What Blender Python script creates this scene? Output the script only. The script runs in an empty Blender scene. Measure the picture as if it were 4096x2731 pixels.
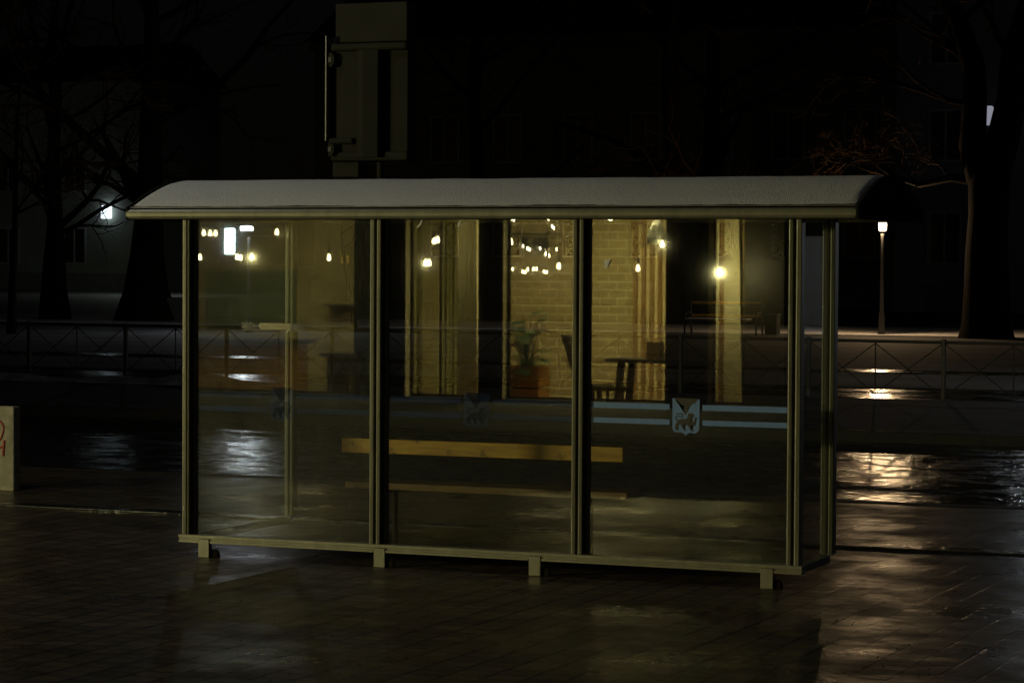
import bpy, bmesh, math, random
from mathutils import Vector, Matrix, noise

sc = bpy.context.scene
COL = sc.collection
rad = math.radians

# ------------------------------------------------------------------ helpers
class MB:
    """collects boxes, prisms, tubes and polygons into one mesh"""
    def __init__(self):
        self.v, self.f, self.m, self.s = [], [], [], []
    def _add(self, vs, fs, mi=0, smooth=False):
        o = len(self.v); self.v += [tuple(p) for p in vs]
        for f in fs:
            self.f.append(tuple(i + o for i in f)); self.m.append(mi); self.s.append(smooth)
    def box(self, x0, x1, y0, y1, z0, z1, mi=0):
        vs = [(x, y, z) for z in (z0, z1) for y in (y0, y1) for x in (x0, x1)]
        self._add(vs, [(0, 2, 3, 1), (4, 5, 7, 6), (0, 1, 5, 4), (2, 6, 7, 3), (0, 4, 6, 2), (1, 3, 7, 5)], mi)
        return self
    def bbox(self, x0, x1, y0, y1, z0, z1, b=.004, mi=0):
        """box with bevelled edges"""
        bm = bmesh.new(); bmesh.ops.create_cube(bm, size=1)
        for v in bm.verts:
            v.co = Vector(((x0 + x1) / 2 + v.co.x * (x1 - x0), (y0 + y1) / 2 + v.co.y * (y1 - y0), (z0 + z1) / 2 + v.co.z * (z1 - z0)))
        bmesh.ops.bevel(bm, geom=bm.edges[:], offset=b, segments=2, affect='EDGES', profile=.5)
        bm.verts.index_update()
        self._add([v.co for v in bm.verts], [[v.index for v in f.verts] for f in bm.faces], mi); bm.free()
        return self
    def prism(self, pts, axis, a, b, mi=0, smooth=False):
        """extrude a 2-D polygon along an axis: 'z' pts=(x,y); 'x' pts=(y,z); 'y' pts=(x,z)"""
        def P(p, t):
            return {'z': (p[0], p[1], t), 'x': (t, p[0], p[1]), 'y': (p[0], t, p[1])}[axis]
        n = len(pts)
        vs = [P(p, a) for p in pts] + [P(p, b) for p in pts]
        fs = [(i, (i + 1) % n, n + (i + 1) % n, n + i) for i in range(n)]
        self._add(vs, fs, mi, smooth)
        bm = bmesh.new()
        for t in (a, b):
            bv = [bm.verts.new(P(p, t)) for p in pts]
            bm.faces.new(bv)
        bmesh.ops.triangulate(bm, faces=bm.faces[:], ngon_method='EAR_CLIP')
        bm.verts.index_update()
        self._add([v.co for v in bm.verts], [[v.index for v in f.verts] for f in bm.faces], mi); bm.free()
        return self
    def tube(self, pts, radii, n=8, cap=True, mi=0):
        pts = [Vector(p) for p in pts]
        if not hasattr(radii, '__len__'): radii = [radii] * len(pts)
        vs, fs = [], []
        up = Vector((0, 0, 1)); prev = None
        for i, p in enumerate(pts):
            d = (pts[min(i + 1, len(pts) - 1)] - pts[max(i - 1, 0)]).normalized()
            if prev is None:
                a = d.cross(up)
                if a.length < 1e-3: a = d.cross(Vector((1, 0, 0)))
            else:
                a = prev - d * prev.dot(d)
                if a.length < 1e-4: a = d.cross(up)
            a.normalize(); prev = a; b = d.cross(a)
            for k in range(n):
                t = 2 * math.pi * k / n
                vs.append(p + (a * math.cos(t) + b * math.sin(t)) * radii[i])
        for i in range(len(pts) - 1):
            for k in range(n):
                fs.append((i * n + k, i * n + (k + 1) % n, (i + 1) * n + (k + 1) % n, (i + 1) * n + k))
        self._add(vs, fs, mi, True)
        if cap:
            self._add(vs[:n], [tuple(range(n))[::-1]], mi); self._add(vs[-n:], [tuple(range(n))], mi)
        return self
    def lathe(self, prof, c=(0, 0, 0), n=16, mi=0):
        vs, fs = [], []
        for r, z in prof:
            for k in range(n):
                t = 2 * math.pi * k / n
                vs.append((c[0] + r * math.cos(t), c[1] + r * math.sin(t), c[2] + z))
        for i in range(len(prof) - 1):
            for k in range(n):
                fs.append((i * n + k, i * n + (k + 1) % n, (i + 1) * n + (k + 1) % n, (i + 1) * n + k))
        self._add(vs, fs, mi, True)
        return self
    def build(self, name, mat, parent=None, origin=None):
        me = bpy.data.meshes.new(name)
        o = Vector(origin) if origin is not None else Vector((0, 0, 0))
        me.from_pydata([tuple(Vector(v) - o) for v in self.v], [], self.f)
        for m in (mat if isinstance(mat, (list, tuple)) else [mat]): me.materials.append(m)
        for p, mi, s in zip(me.polygons, self.m, self.s): p.material_index = mi; p.use_smooth = s
        bm = bmesh.new(); bm.from_mesh(me); bmesh.ops.recalc_face_normals(bm, faces=bm.faces[:]); bm.to_mesh(me); bm.free()
        me.update()
        ob = bpy.data.objects.new(name, me); COL.objects.link(ob)
        if parent is not None:
            ob.parent = parent
            ob.location = o - world_of(parent)
        else:
            ob.location = o
        return ob

def world_of(ob):
    p = Vector((0, 0, 0))
    while ob is not None:
        p = p + ob.location; ob = ob.parent
    return p

def tag(o, label, cat, group=None):
    o['label'] = label; o['category'] = cat
    if group: o['group'] = group
    return o

def thing(name, label, cat, loc, group=None):
    o = bpy.data.objects.new(name, None); COL.objects.link(o)
    o.location = loc; o.empty_display_size = .1
    return tag(o, label, cat, group)

def setting(o, kind='structure'):
    o['kind'] = kind; return o

# ------------------------------------------------------------------ materials
def mat(name):
    m = bpy.data.materials.new(name); m.use_nodes = True
    nt = m.node_tree; nt.nodes.clear()
    out = nt.nodes.new('ShaderNodeOutputMaterial')
    return m, nt, out

def N(nt, t, **kw):
    n = nt.nodes.new(t)
    for k, v in kw.items():
        if k in n.inputs: n.inputs[k].default_value = v
        else: setattr(n, k, v)
    return n

def ramp(nt, src, stops):
    r = nt.nodes.new('ShaderNodeValToRGB')
    e = r.color_ramp.elements
    while len(e) < len(stops): e.new(.5)
    for el, (p, c) in zip(e, stops):
        el.position = p; el.color = (*c, 1) if len(c) == 3 else c
    nt.links.new(src, r.inputs[0]); return r

def coords(nt, scale=(1, 1, 1), rot=(0, 0, 0), obj=True):
    tc = nt.nodes.new('ShaderNodeTexCoord'); mp = nt.nodes.new('ShaderNodeMapping')
    mp.inputs['Scale'].default_value = scale; mp.inputs['Rotation'].default_value = rot
    nt.links.new(tc.outputs['Object'], mp.inputs[0]); return mp.outputs[0]

def simple(name, col, rough=.6, metal=0., var=.15, scale=6., bump=.0, spec=.5, stretch=(1, 1, 1), col2=None):
    """principled with a noise-driven colour variation"""
    m, nt, out = mat(name)
    b = N(nt, 'ShaderNodeBsdfPrincipled', Roughness=rough, Metallic=metal)
    b.inputs['Specular IOR Level'].default_value = spec
    co = coords(nt, stretch)
    no = N(nt, 'ShaderNodeTexNoise', Scale=scale, Detail=6., Roughness=.6); nt.links.new(co, no.inputs['Vector'])
    c2 = col2 or tuple(min(1, c * (1 + var)) for c in col)
    c1 = tuple(c * (1 - var) for c in col)
    r = ramp(nt, no.outputs[0], [(.3, c1), (.7, c2)]); nt.links.new(r.outputs[0], b.inputs['Base Color'])
    if bump:
        bp = N(nt, 'ShaderNodeBump', Strength=bump, Distance=.02); nt.links.new(no.outputs[0], bp.inputs['Height']); nt.links.new(bp.outputs[0], b.inputs['Normal'])
    nt.links.new(b.outputs[0], out.inputs[0]); return m

def emit(name, col, strength, clear=False):
    m, nt, out = mat(name)
    e = N(nt, 'ShaderNodeEmission', Color=(*col, 1), Strength=strength)
    if clear:      # a clear glass bulb: its own filament light passes out through it
        t = N(nt, 'ShaderNodeBsdfTransparent'); ad = N(nt, 'ShaderNodeAddShader')
        nt.links.new(t.outputs[0], ad.inputs[0]); nt.links.new(e.outputs[0], ad.inputs[1]); nt.links.new(ad.outputs[0], out.inputs[0])
        m.cycles.emission_sampling = 'NONE'
    else: nt.links.new(e.outputs[0], out.inputs[0])
    return m

def glass(name, tint=(.93, .95, .94), dirt=.03, film=None, halo=.12, streak=1.0, f0=.10):
    """thin pane: transparent + mirror by Schlick (per face), with a film of street dirt"""
    m, nt, out = mat(name); L = nt.links
    g = N(nt, 'ShaderNodeNewGeometry')
    d = N(nt, 'ShaderNodeVectorMath', operation='DOT_PRODUCT'); L.new(g.outputs['Normal'], d.inputs[0]); L.new(g.outputs['Incoming'], d.inputs[1])
    a = N(nt, 'ShaderNodeMath', operation='ABSOLUTE'); L.new(d.outputs['Value'], a.inputs[0])
    i = N(nt, 'ShaderNodeMath', operation='SUBTRACT'); i.inputs[0].default_value = 1; L.new(a.outputs[0], i.inputs[1])
    p = N(nt, 'ShaderNodeMath', operation='POWER'); L.new(i.outputs[0], p.inputs[0]); p.inputs[1].default_value = 5
    f = N(nt, 'ShaderNodeMath', operation='MULTIPLY_ADD'); L.new(p.outputs[0], f.inputs[0]); f.inputs[1].default_value = .95; f.inputs[2].default_value = f0
    t = N(nt, 'ShaderNodeBsdfTransparent', Color=(*tint, 1))
    g0 = N(nt, 'ShaderNodeBsdfGlossy', Roughness=0.0); g1 = N(nt, 'ShaderNodeBsdfGlossy', Roughness=.038)
    gm = N(nt, 'ShaderNodeMixShader'); gm.inputs[0].default_value = halo; L.new(g0.outputs[0], gm.inputs[1]); L.new(g1.outputs[0], gm.inputs[2])
    mx = N(nt, 'ShaderNodeMixShader'); L.new(f.outputs[0], mx.inputs[0]); L.new(t.outputs[0], mx.inputs[1]); L.new(gm.outputs[0], mx.inputs[2])
    last = mx
    if dirt:
        co = coords(nt, (2.2, 2.2, .7))
        n1 = N(nt, 'ShaderNodeTexNoise', Scale=1.6, Detail=5., Roughness=.65); L.new(co, n1.inputs['Vector'])
        co2 = coords(nt, (70, 70, 7))
        n2 = N(nt, 'ShaderNodeTexNoise', Scale=1., Detail=3., Roughness=.6); L.new(co2, n2.inputs['Vector'])
        r1 = ramp(nt, n1.outputs[0], [(.3, (.35, .35, .35)), (.75, (1, 1, 1))])
        r2 = ramp(nt, n2.outputs[0], [(.45, (.6, .6, .6)), (.78, (1.0 + streak, 1.0 + streak, 1.0 + streak))])
        mu = N(nt, 'ShaderNodeMath', operation='MULTIPLY'); L.new(r1.outputs[0], mu.inputs[0]); L.new(r2.outputs[0], mu.inputs[1])
        mu2 = N(nt, 'ShaderNodeMath', operation='MULTIPLY'); L.new(mu.outputs[0], mu2.inputs[0]); mu2.inputs[1].default_value = dirt
        df = N(nt, 'ShaderNodeBsdfDiffuse', Color=(.62, .6, .52, 1))
        m2 = N(nt, 'ShaderNodeMixShader'); L.new(mu2.outputs[0], m2.inputs[0]); L.new(mx.outputs[0], m2.inputs[1]); L.new(df.outputs[0], m2.inputs[2])
        last = m2
    if film:
        # wet frost clinging to the pane: ragged upper edge, thinning downwards (z in metres on the pane)
        co = coords(nt)
        sx = N(nt, 'ShaderNodeSeparateXYZ'); L.new(co, sx.inputs[0])
        co3 = coords(nt, (1, 1, .35))
        n3 = N(nt, 'ShaderNodeTexNoise', Scale=9., Detail=4.); L.new(co3, n3.inputs['Vector'])
        ad = N(nt, 'ShaderNodeMath', operation='MULTIPLY_ADD'); L.new(n3.outputs[0], ad.inputs[0]); ad.inputs[1].default_value = .30; L.new(sx.outputs['Z'], ad.inputs[2])
        r = ramp(nt, ad.outputs[0], [(0, (0, 0, 0)), (.42, (.0, .0, .0)), (.72, (.75, .75, .75)), (.885, (1, 1, 1)), (.90, (0, 0, 0))])
        sc_ = N(nt, 'ShaderNodeMath', operation='MULTIPLY'); sc_.inputs[1].default_value = 1 / 2.4; L.new(ad.outputs[0], sc_.inputs[0]); L.new(sc_.outputs[0], r.inputs[0])
        fm = N(nt, 'ShaderNodeMath', operation='MULTIPLY'); L.new(r.outputs[0], fm.inputs[0]); fm.inputs[1].default_value = film
        tr = N(nt, 'ShaderNodeBsdfTranslucent', Color=(.85, .87, .92, 1)); d2 = N(nt, 'ShaderNodeBsdfDiffuse', Color=(.85, .87, .92, 1))
        tm = N(nt, 'ShaderNodeMixShader'); tm.inputs[0].default_value = .5; L.new(tr.outputs[0], tm.inputs[1]); L.new(d2.outputs[0], tm.inputs[2])
        m3 = N(nt, 'ShaderNodeMixShader'); L.new(fm.outputs[0], m3.inputs[0]); L.new(last.outputs[0], m3.inputs[1]); L.new(tm.outputs[0], m3.inputs[2])
        last = m3
    L.new(last.outputs[0], out.inputs[0]); return m

def paving_mat():
    m, nt, out = mat('wet_block_paving'); L = nt.links
    b = N(nt, 'ShaderNodeBsdfPrincipled'); b.inputs['Specular IOR Level'].default_value = .22
    co = coords(nt, rot=(0, 0, rad(90)))
    br = N(nt, 'ShaderNodeTexBrick', Scale=1.0); br.offset = .5
    for k, v in {'Brick Width': .15, 'Row Height': .19, 'Mortar Size': .010, 'Mortar Smooth': .25, 'Bias': 0.}.items(): br.inputs[k].default_value = v
    br.inputs['Color1'].default_value = (.12, .092, .058, 1); br.inputs['Color2'].default_value = (.075, .058, .038, 1); br.inputs['Mortar'].default_value = (.012, .011, .01, 1)
    L.new(co, br.inputs['Vector'])
    c0 = coords(nt)
    big = N(nt, 'ShaderNodeTexNoise', Scale=.9, Detail=7., Roughness=.68); L.new(c0, big.inputs['Vector'])
    fine = N(nt, 'ShaderNodeTexNoise', Scale=55., Detail=4., Roughness=.7); L.new(c0, fine.inputs['Vector'])
    mid = N(nt, 'ShaderNodeTexNoise', Scale=5., Detail=4., Roughness=.6); L.new(c0, mid.inputs['Vector'])
    mixc = N(nt, 'ShaderNodeMix', data_type='RGBA', blend_type='MULTIPLY'); mixc.inputs['Factor'].default_value = .8
    rc = ramp(nt, mid.outputs[0], [(.3, (.45, .45, .45)), (.7, (1.15, 1.12, 1.05))])
    L.new(br.outputs['Color'], mixc.inputs['A']); L.new(rc.outputs[0], mixc.inputs['B']); L.new(mixc.outputs['Result'], b.inputs['Base Color'])
    rr = ramp(nt, big.outputs[0], [(.32, (.11, .11, .11)), (.48, (.25, .25, .25)), (.63, (.46, .46, .46))])
    ma = N(nt, 'ShaderNodeMath', operation='MULTIPLY_ADD'); L.new(fine.outputs[0], ma.inputs[0]); ma.inputs[1].default_value = .16
    L.new(rr.outputs[0], ma.inputs[2]); L.new(ma.outputs[0], b.inputs['Roughness'])
    # every block sits at a slightly different tilt; joints are sunk; grit on top
    vor = N(nt, 'ShaderNodeTexVoronoi', Scale=26.); L.new(c0, vor.inputs['Vector'])
    h1 = N(nt, 'ShaderNodeMath', operation='MULTIPLY'); L.new(br.outputs['Fac'], h1.inputs[0]); h1.inputs[1].default_value = -.24
    h2 = N(nt, 'ShaderNodeMath', operation='MULTIPLY_ADD'); L.new(mid.outputs[0], h2.inputs[0]); h2.inputs[1].default_value = .42; L.new(h1.outputs[0], h2.inputs[2])
    h3 = N(nt, 'ShaderNodeMath', operation='MULTIPLY_ADD'); L.new(fine.outputs[0], h3.inputs[0]); h3.inputs[1].default_value = .11; L.new(h2.outputs[0], h3.inputs[2])
    bp = N(nt, 'ShaderNodeBump', Strength=.8, Distance=.012); L.new(h3.outputs[0], bp.inputs['Height']); L.new(bp.outputs[0], b.inputs['Normal'])
    b2 = N(nt, 'ShaderNodeTexBrick', Scale=1.0); b2.offset = .5
    for k, v in {'Brick Width': .15, 'Row Height': .19, 'Mortar Size': .0, 'Bias': 0.}.items(): b2.inputs[k].default_value = v
    b2.inputs['Color1'].default_value = (0, 0, 0, 1); b2.inputs['Color2'].default_value = (1, 1, 1, 1); L.new(co, b2.inputs['Vector'])
    fr = N(nt, 'ShaderNodeMath', operation='MULTIPLY'); L.new(b2.outputs['Color'], fr.inputs[0]); fr.inputs[1].default_value = 37.7
    fr2 = N(nt, 'ShaderNodeMath', operation='FRACT'); L.new(fr.outputs[0], fr2.inputs[0])
    cx_ = N(nt, 'ShaderNodeCombineXYZ'); L.new(b2.outputs['Color'], cx_.inputs[0]); L.new(fr2.outputs[0], cx_.inputs[1]); cx_.inputs[2].default_value = .5
    t1 = N(nt, 'ShaderNodeVectorMath', operation='SUBTRACT'); L.new(cx_.outputs[0], t1.inputs[0]); t1.inputs[1].default_value = (.5, .5, .5)
    t2 = N(nt, 'ShaderNodeVectorMath', operation='SCALE'); L.new(t1.outputs[0], t2.inputs[0]); t2.inputs['Scale'].default_value = .03
    t3 = N(nt, 'ShaderNodeVectorMath', operation='ADD'); L.new(t2.outputs[0], t3.inputs[0]); L.new(bp.outputs[0], t3.inputs[1])
    t4 = N(nt, 'ShaderNodeVectorMath', operation='NORMALIZE'); L.new(t3.outputs[0], t4.inputs[0]); L.new(t4.outputs[0], b.inputs['Normal'])
    L.new(b.outputs[0], out.inputs[0]); return m

def asphalt_mat(name='wet_asphalt', rough=(.07, .34), col=(.022, .022, .023), bump=1.):
    m, nt, out = mat(name); L = nt.links
    b = N(nt, 'ShaderNodeBsdfPrincipled'); b.inputs['Specular IOR Level'].default_value = .32
    c0 = coords(nt); c1 = coords(nt, (3.6, 1.5, 1)); c2 = coords(nt, (1.3, 1.9, 1))
    fine = N(nt, 'ShaderNodeTexNoise', Scale=38., Detail=5., Roughness=.7); L.new(c0, fine.inputs['Vector'])
    rip = N(nt, 'ShaderNodeTexNoise', Scale=1.5, Detail=4., Roughness=.62); L.new(c1, rip.inputs['Vector'])
    dry = N(nt, 'ShaderNodeTexNoise', Scale=1.1, Detail=6., Roughness=.68); L.new(c2, dry.inputs['Vector'])
    rc = ramp(nt, fine.outputs[0], [(.3, tuple(c * .6 for c in col)), (.75, tuple(c * 1.7 for c in col))]); L.new(rc.outputs[0], b.inputs['Base Color'])
    rr = ramp(nt, dry.outputs[0], [(.42, (rough[0],) * 3), (.58, (rough[1],) * 3)]); L.new(rr.outputs[0], b.inputs['Roughness'])
    f2 = N(nt, 'ShaderNodeMath', operation='MULTIPLY'); L.new(fine.outputs[0], f2.inputs[0]); f2.inputs[1].default_value = .05
    ad = N(nt, 'ShaderNodeMath', operation='ADD'); L.new(rip.outputs[0], ad.inputs[0]); L.new(f2.outputs[0], ad.inputs[1])
    bp = N(nt, 'ShaderNodeBump', Strength=bump, Distance=.022); L.new(ad.outputs[0], bp.inputs['Height']); L.new(bp.outputs[0], b.inputs['Normal'])
    L.new(b.outputs[0], out.inputs[0]); return m

def patchy(name, c_a, c_b, scale, lo, hi, rough=.8, bump=.4):
    m, nt, out = mat(name); L = nt.links
    b = N(nt, 'ShaderNodeBsdfPrincipled', Roughness=rough)
    c0 = coords(nt)
    n1 = N(nt, 'ShaderNodeTexNoise', Scale=scale, Detail=8., Roughness=.68); L.new(c0, n1.inputs['Vector'])
    r = ramp(nt, n1.outputs[0], [(lo, c_a), (hi, c_b)]); L.new(r.outputs[0], b.inputs['Base Color'])
    bp = N(nt, 'ShaderNodeBump', Strength=bump, Distance=.06); L.new(n1.outputs[0], bp.inputs['Height']); L.new(bp.outputs[0], b.inputs['Normal'])
    L.new(b.outputs[0], out.inputs[0]); return m

def brick_mat(name, c1, c2, mortar, w, h, ms=.012, rot=(rad(90), 0, 0), bump=.5, rough=.75):
    m, nt, out = mat(name); L = nt.links
    b = N(nt, 'ShaderNodeBsdfPrincipled', Roughness=rough)
    co = coords(nt, rot=rot)
    no = N(nt, 'ShaderNodeTexNoise', Scale=3., Detail=4.); L.new(co, no.inputs['Vector'])
    wob = N(nt, 'ShaderNodeMix', data_type='RGBA', blend_type='LINEAR_LIGHT'); wob.inputs['Factor'].default_value = .014
    L.new(co, wob.inputs['A']); L.new(no.outputs['Color'], wob.inputs['B'])
    br = N(nt, 'ShaderNodeTexBrick', Scale=1.0)
    for k, v in {'Brick Width': w, 'Row Height': h, 'Mortar Size': ms, 'Mortar Smooth': .3}.items(): br.inputs[k].default_value = v
    br.inputs['Color1'].default_value = (*c1, 1); br.inputs['Color2'].default_value = (*c2, 1); br.inputs['Mortar'].default_value = (*mortar, 1)
    L.new(wob.outputs['Result'], br.inputs['Vector'])
    n2 = N(nt, 'ShaderNodeTexNoise', Scale=7., Detail=6., Roughness=.65); L.new(co, n2.inputs['Vector'])
    r2 = ramp(nt, n2.outputs[0], [(.3, (.8, .8, .8)), (.7, (1.1, 1.1, 1.1))])
    mx = N(nt, 'ShaderNodeMix', data_type='RGBA', blend_type='MULTIPLY'); mx.inputs['Factor'].default_value = 1.
    L.new(br.outputs['Color'], mx.inputs['A']); L.new(r2.outputs[0], mx.inputs['B']); L.new(mx.outputs['Result'], b.inputs['Base Color'])
    h1 = N(nt, 'ShaderNodeMath', operation='MULTIPLY_ADD'); L.new(br.outputs['Fac'], h1.inputs[0]); h1.inputs[1].default_value = -1; L.new(n2.outputs[0], h1.inputs[2])
    bp = N(nt, 'ShaderNodeBump', Strength=bump, Distance=.02); L.new(h1.outputs[0], bp.inputs['Height']); L.new(bp.outputs[0], b.inputs['Normal'])
    L.new(b.outputs[0], out.inputs[0]); return m

def wood_mat(name, c1, c2, stretch, rough=.55, dark=(.05, .03, .01)):
    m, nt, out = mat(name); L = nt.links
    b = N(nt, 'ShaderNodeBsdfPrincipled', Roughness=rough)
    co = coords(nt, stretch)
    n1 = N(nt, 'ShaderNodeTexNoise', Scale=3., Detail=6., Roughness=.65, Distortion=.6); L.new(co, n1.inputs['Vector'])
    c0 = coords(nt)
    n2 = N(nt, 'ShaderNodeTexNoise', Scale=11., Detail=3.); L.new(c0, n2.inputs['Vector'])
    r1 = ramp(nt, n1.outputs[0], [(.3, c1), (.7, c2)]); r2 = ramp(nt, n2.outputs[0], [(.60, (0, 0, 0)), (.70, (.8, .8, .8))])
    mx = N(nt, 'ShaderNodeMix', data_type='RGBA'); L.new(r2.outputs[0], mx.inputs['Factor']); L.new(r1.outputs[0], mx.inputs['A']); mx.inputs['B'].default_value = (*dark, 1)
    L.new(mx.outputs['Result'], b.inputs['Base Color'])
    bp = N(nt, 'ShaderNodeBump', Strength=.2, Distance=.005); L.new(n1.outputs[0], bp.inputs['Height']); L.new(bp.outputs[0], b.inputs['Normal'])
    L.new(b.outputs[0], out.inputs[0]); return m

M = {}
M['frame'] = simple('weathered_frame_paint', (.22, .212, .16), .38, .35, .18, 14, .06, stretch=(1, 1, .25))
M['gasket'] = simple('black_rubber', (.012, .012, .012), .6)
M['roof'] = simple('roof_sheet', (.018, .018, .018), .9, 0, .2, 5, spec=.08)
M['snow'] = simple('thin_wet_snow', (.58, .58, .61), .85, 0, .22, 120, .7, spec=.2)
M['glass1'] = glass('dusty_pane', dirt=.04)
M['glass'] = glass('clean_pane', dirt=.003)
M['sideglass'] = glass('side_pane', dirt=.008, f0=.05)
M['frostglass'] = glass('frosted_pane', dirt=.01, film=.55)
M['cafeglass'] = glass('window_pane', dirt=0, halo=0, f0=.03)
M['stripe'] = simple('blue_film', (.13, .25, .58), .4, 0, .1, 20)
def faded(name, a, colr=(.10, .22, .62)):
    m, nt, out = mat(name)
    d = N(nt, 'ShaderNodeBsdfDiffuse', Color=(*colr, 1)); t = N(nt, 'ShaderNodeBsdfTransparent')
    no = N(nt, 'ShaderNodeTexNoise', Scale=9., Detail=5.); nt.links.new(coords(nt), no.inputs['Vector'])
    r = ramp(nt, no.outputs[0], [(.3, (a * .5,) * 3), (.7, (a * 1.3,) * 3)])
    mx = N(nt, 'ShaderNodeMixShader'); nt.links.new(r.outputs[0], mx.inputs[0]); nt.links.new(t.outputs[0], mx.inputs[1]); nt.links.new(d.outputs[0], mx.inputs[2])
    nt.links.new(mx.outputs[0], out.inputs[0]); return m
M['stripe_faded'] = faded('worn_blue_film', .06)
M['crest_worn'] = faded('worn_dark_print', .22, (.02, .02, .02))
M['crest_dark'] = simple('dark_print', (.03, .027, .02), .5)
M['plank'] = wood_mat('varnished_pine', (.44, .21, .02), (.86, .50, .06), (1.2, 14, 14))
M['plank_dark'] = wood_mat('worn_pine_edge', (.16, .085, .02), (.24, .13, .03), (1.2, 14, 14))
M['steel'] = simple('dark_steel', (.022, .022, .022), .7, .2)
M['paving'] = paving_mat()
M['asphalt'] = asphalt_mat()
M['path'] = asphalt_mat('wet_path', (.10, .3), (.03, .03, .03), .5)
M['drypave'] = simple('rough_tarmac', (.035, .033, .03), .85, 0, .3, 20, .3)
M['kerb'] = simple('wet_kerb_stone', (.022, .021, .019), .6, 0, .3, 9, .2, spec=.2)
M['soil'] = patchy('dark_verge', (.02, .019, .017), (.10, .10, .105), 1.3, .45, .7)
M['kerbsnow'] = patchy('old_snow', (.10, .10, .10), (.75, .76, .8), 3., .3, .55)
M['lawn'] = patchy('thin_snow_on_grass', (.035, .036, .034), (.16, .16, .17), .5, .4, .75)
M['lawnsnow'] = patchy('snow_on_lawn', (.25, .24, .22), (.70, .69, .68), .9, .25, .55)
M['earth'] = patchy('dark_ground', (.02, .02, .018), (.05, .05, .045), .2, .4, .7)
M['bark'] = simple('rough_bark', (.015, .011, .0075), .9, 0, .5, 7, 1.0, spec=.06, stretch=(3, 3, .35))
M['twig'] = simple('bare_twigs', (.06, .034, .015), .85, 0, .3, 9, spec=.1)
M['fence'] = simple('grey_fence_paint', (.05, .05, .057), .5, .2, .2, 8)
M['plaster'] = simple('dull_plaster', (.26, .27, .22), .85, 0, .22, .35, .1)
M['plaster2'] = simple('pale_plaster', (.20, .20, .22), .85, 0, .2, .4, .1)
M['plaster3'] = simple('dark_plaster', (.14, .15, .10), .85, 0, .25, .3, .1)
M['plinth'] = simple('stone_plinth', (.16, .16, .15), .8, 0, .25, 1.2, .2)
M['kioskwhite'] = simple('white_kiosk_panel', (.72, .72, .74), .6, 0, .06, .4)
M['winframe'] = simple('window_frame_paint', (.34, .34, .34), .6)
M['darkpane'] = simple('dark_window_pane', (.012, .013, .015), .08)
M['signgrey'] = simple('grey_sheet_metal', (.013, .0125, .0085), .7, 0, .2, 4, .05, spec=.12)
M['white'] = simple('white_enamel', (.16, .16, .16), .4)
M['concrete'] = simple('rough_concrete', (.34, .31, .22), .85, 0, .3, 9, .5)
M['redpaint'] = simple('red_spray_paint', (.38, .06, .03), .7, 0, .4, 25)
M['paper'] = simple('cream_paper', (.78, .72, .48), .7, 0, .10, 18)
M['scrap'] = simple('torn_sticker', (.70, .72, .76), .6)
def tape_mat():
    m, nt, out = mat('wrinkled_clear_tape')
    t = N(nt, 'ShaderNodeBsdfTransparent', Color=(.85, .84, .78, 1)); g = N(nt, 'ShaderNodeBsdfGlossy', Roughness=.22)
    no = N(nt, 'ShaderNodeTexNoise', Scale=26., Detail=4., Distortion=1.5); nt.links.new(coords(nt, (1, 1, 1.8)), no.inputs['Vector'])
    bp = N(nt, 'ShaderNodeBump', Strength=1., Distance=.02); nt.links.new(no.outputs[0], bp.inputs['Height']); nt.links.new(bp.outputs[0], g.inputs['Normal'])
    mx = N(nt, 'ShaderNodeMixShader'); mx.inputs[0].default_value = .12
    nt.links.new(t.outputs[0], mx.inputs[1]); nt.links.new(g.outputs[0], mx.inputs[2]); nt.links.new(mx.outputs[0], out.inputs[0]); return m
M['tape'] = tape_mat()
# cafe
M['facade'] = simple('dark_facade_render', (.055, .05, .045), .85, 0, .25, 2, .2)
M['cream'] = simple('cream_reveal_paint', (.80, .72, .46), .7, 0, .06, 3)
M['cafebrick'] = brick_mat('painted_brick', (.40, .315, .135), (.46, .37, .17), (.80, .72, .48), .28, .125, .012)
M['brownwall'] = simple('brown_plaster', (.29, .245, .13), .8, 0, .38, 1.1)
M['ceiling'] = simple('cafe_ceiling', (.50, .44, .32), .85)
M['cafefloor'] = simple('cafe_floor_boards', (.22, .14, .07), .4, 0, .25, 5, 0, stretch=(1, 9, 1))
M['slat'] = wood_mat('brown_slat', (.26, .15, .05), (.36, .22, .08), (14, 14, 1.2))
M['slatpale'] = simple('pale_slat', (.70, .58, .32), .7)
M['blackwood'] = simple('black_stained_wood', (.025, .02, .015), .5, 0, .4, 8)
M['crate'] = wood_mat('orange_crate_wood', (.44, .20, .04), (.58, .28, .06), (1.2, 14, 14), .7)
M['leaf'] = simple('dark_green_leaf', (.03, .075, .018), .35, 0, .5, 4)
M['curtain'] = simple('olive_curtain', (.40, .38, .19), .85, 0, .2, 3, stretch=(6, 6, .3))
M['curtainpale'] = simple('pale_curtain', (.66, .60, .36), .85)
M['darkgreen'] = simple('dull_green_board', (.10, .13, .08), .8, 0, .3, 2)
M['cord'] = simple('black_cord', (.02, .02, .02), .6)
M['shade'] = simple('smoked_lamp_shade', (.20, .20, .17), .25)
M['bulb'] = emit('lit_filament_bulb', (1, .82, .42), 13, True)
M['fairy'] = emit('lit_fairy_bulb', (1, .86, .50), 20, True)
M['screen'] = emit('lit_white_screen', (.78, 1, .97), 34)
M['tube'] = emit('lit_ceiling_panel', (.85, 1, .9), 40)
M['lampwarm'] = emit('lit_warm_lantern', (1, .74, .46), 14)
M['lampcold'] = emit('lit_cold_lantern', (.9, .95, 1), 60)
M['signlit'] = emit('lit_blue_white_sign', (.72, .88, 1), 2.5)
M['patchlit'] = emit('dim_lit_window', (.8, .82, 1), .28)
M['fillface'] = emit('fill_box_face', (1, .90, .42), 3)  # glowing face of the added fill box
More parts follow.
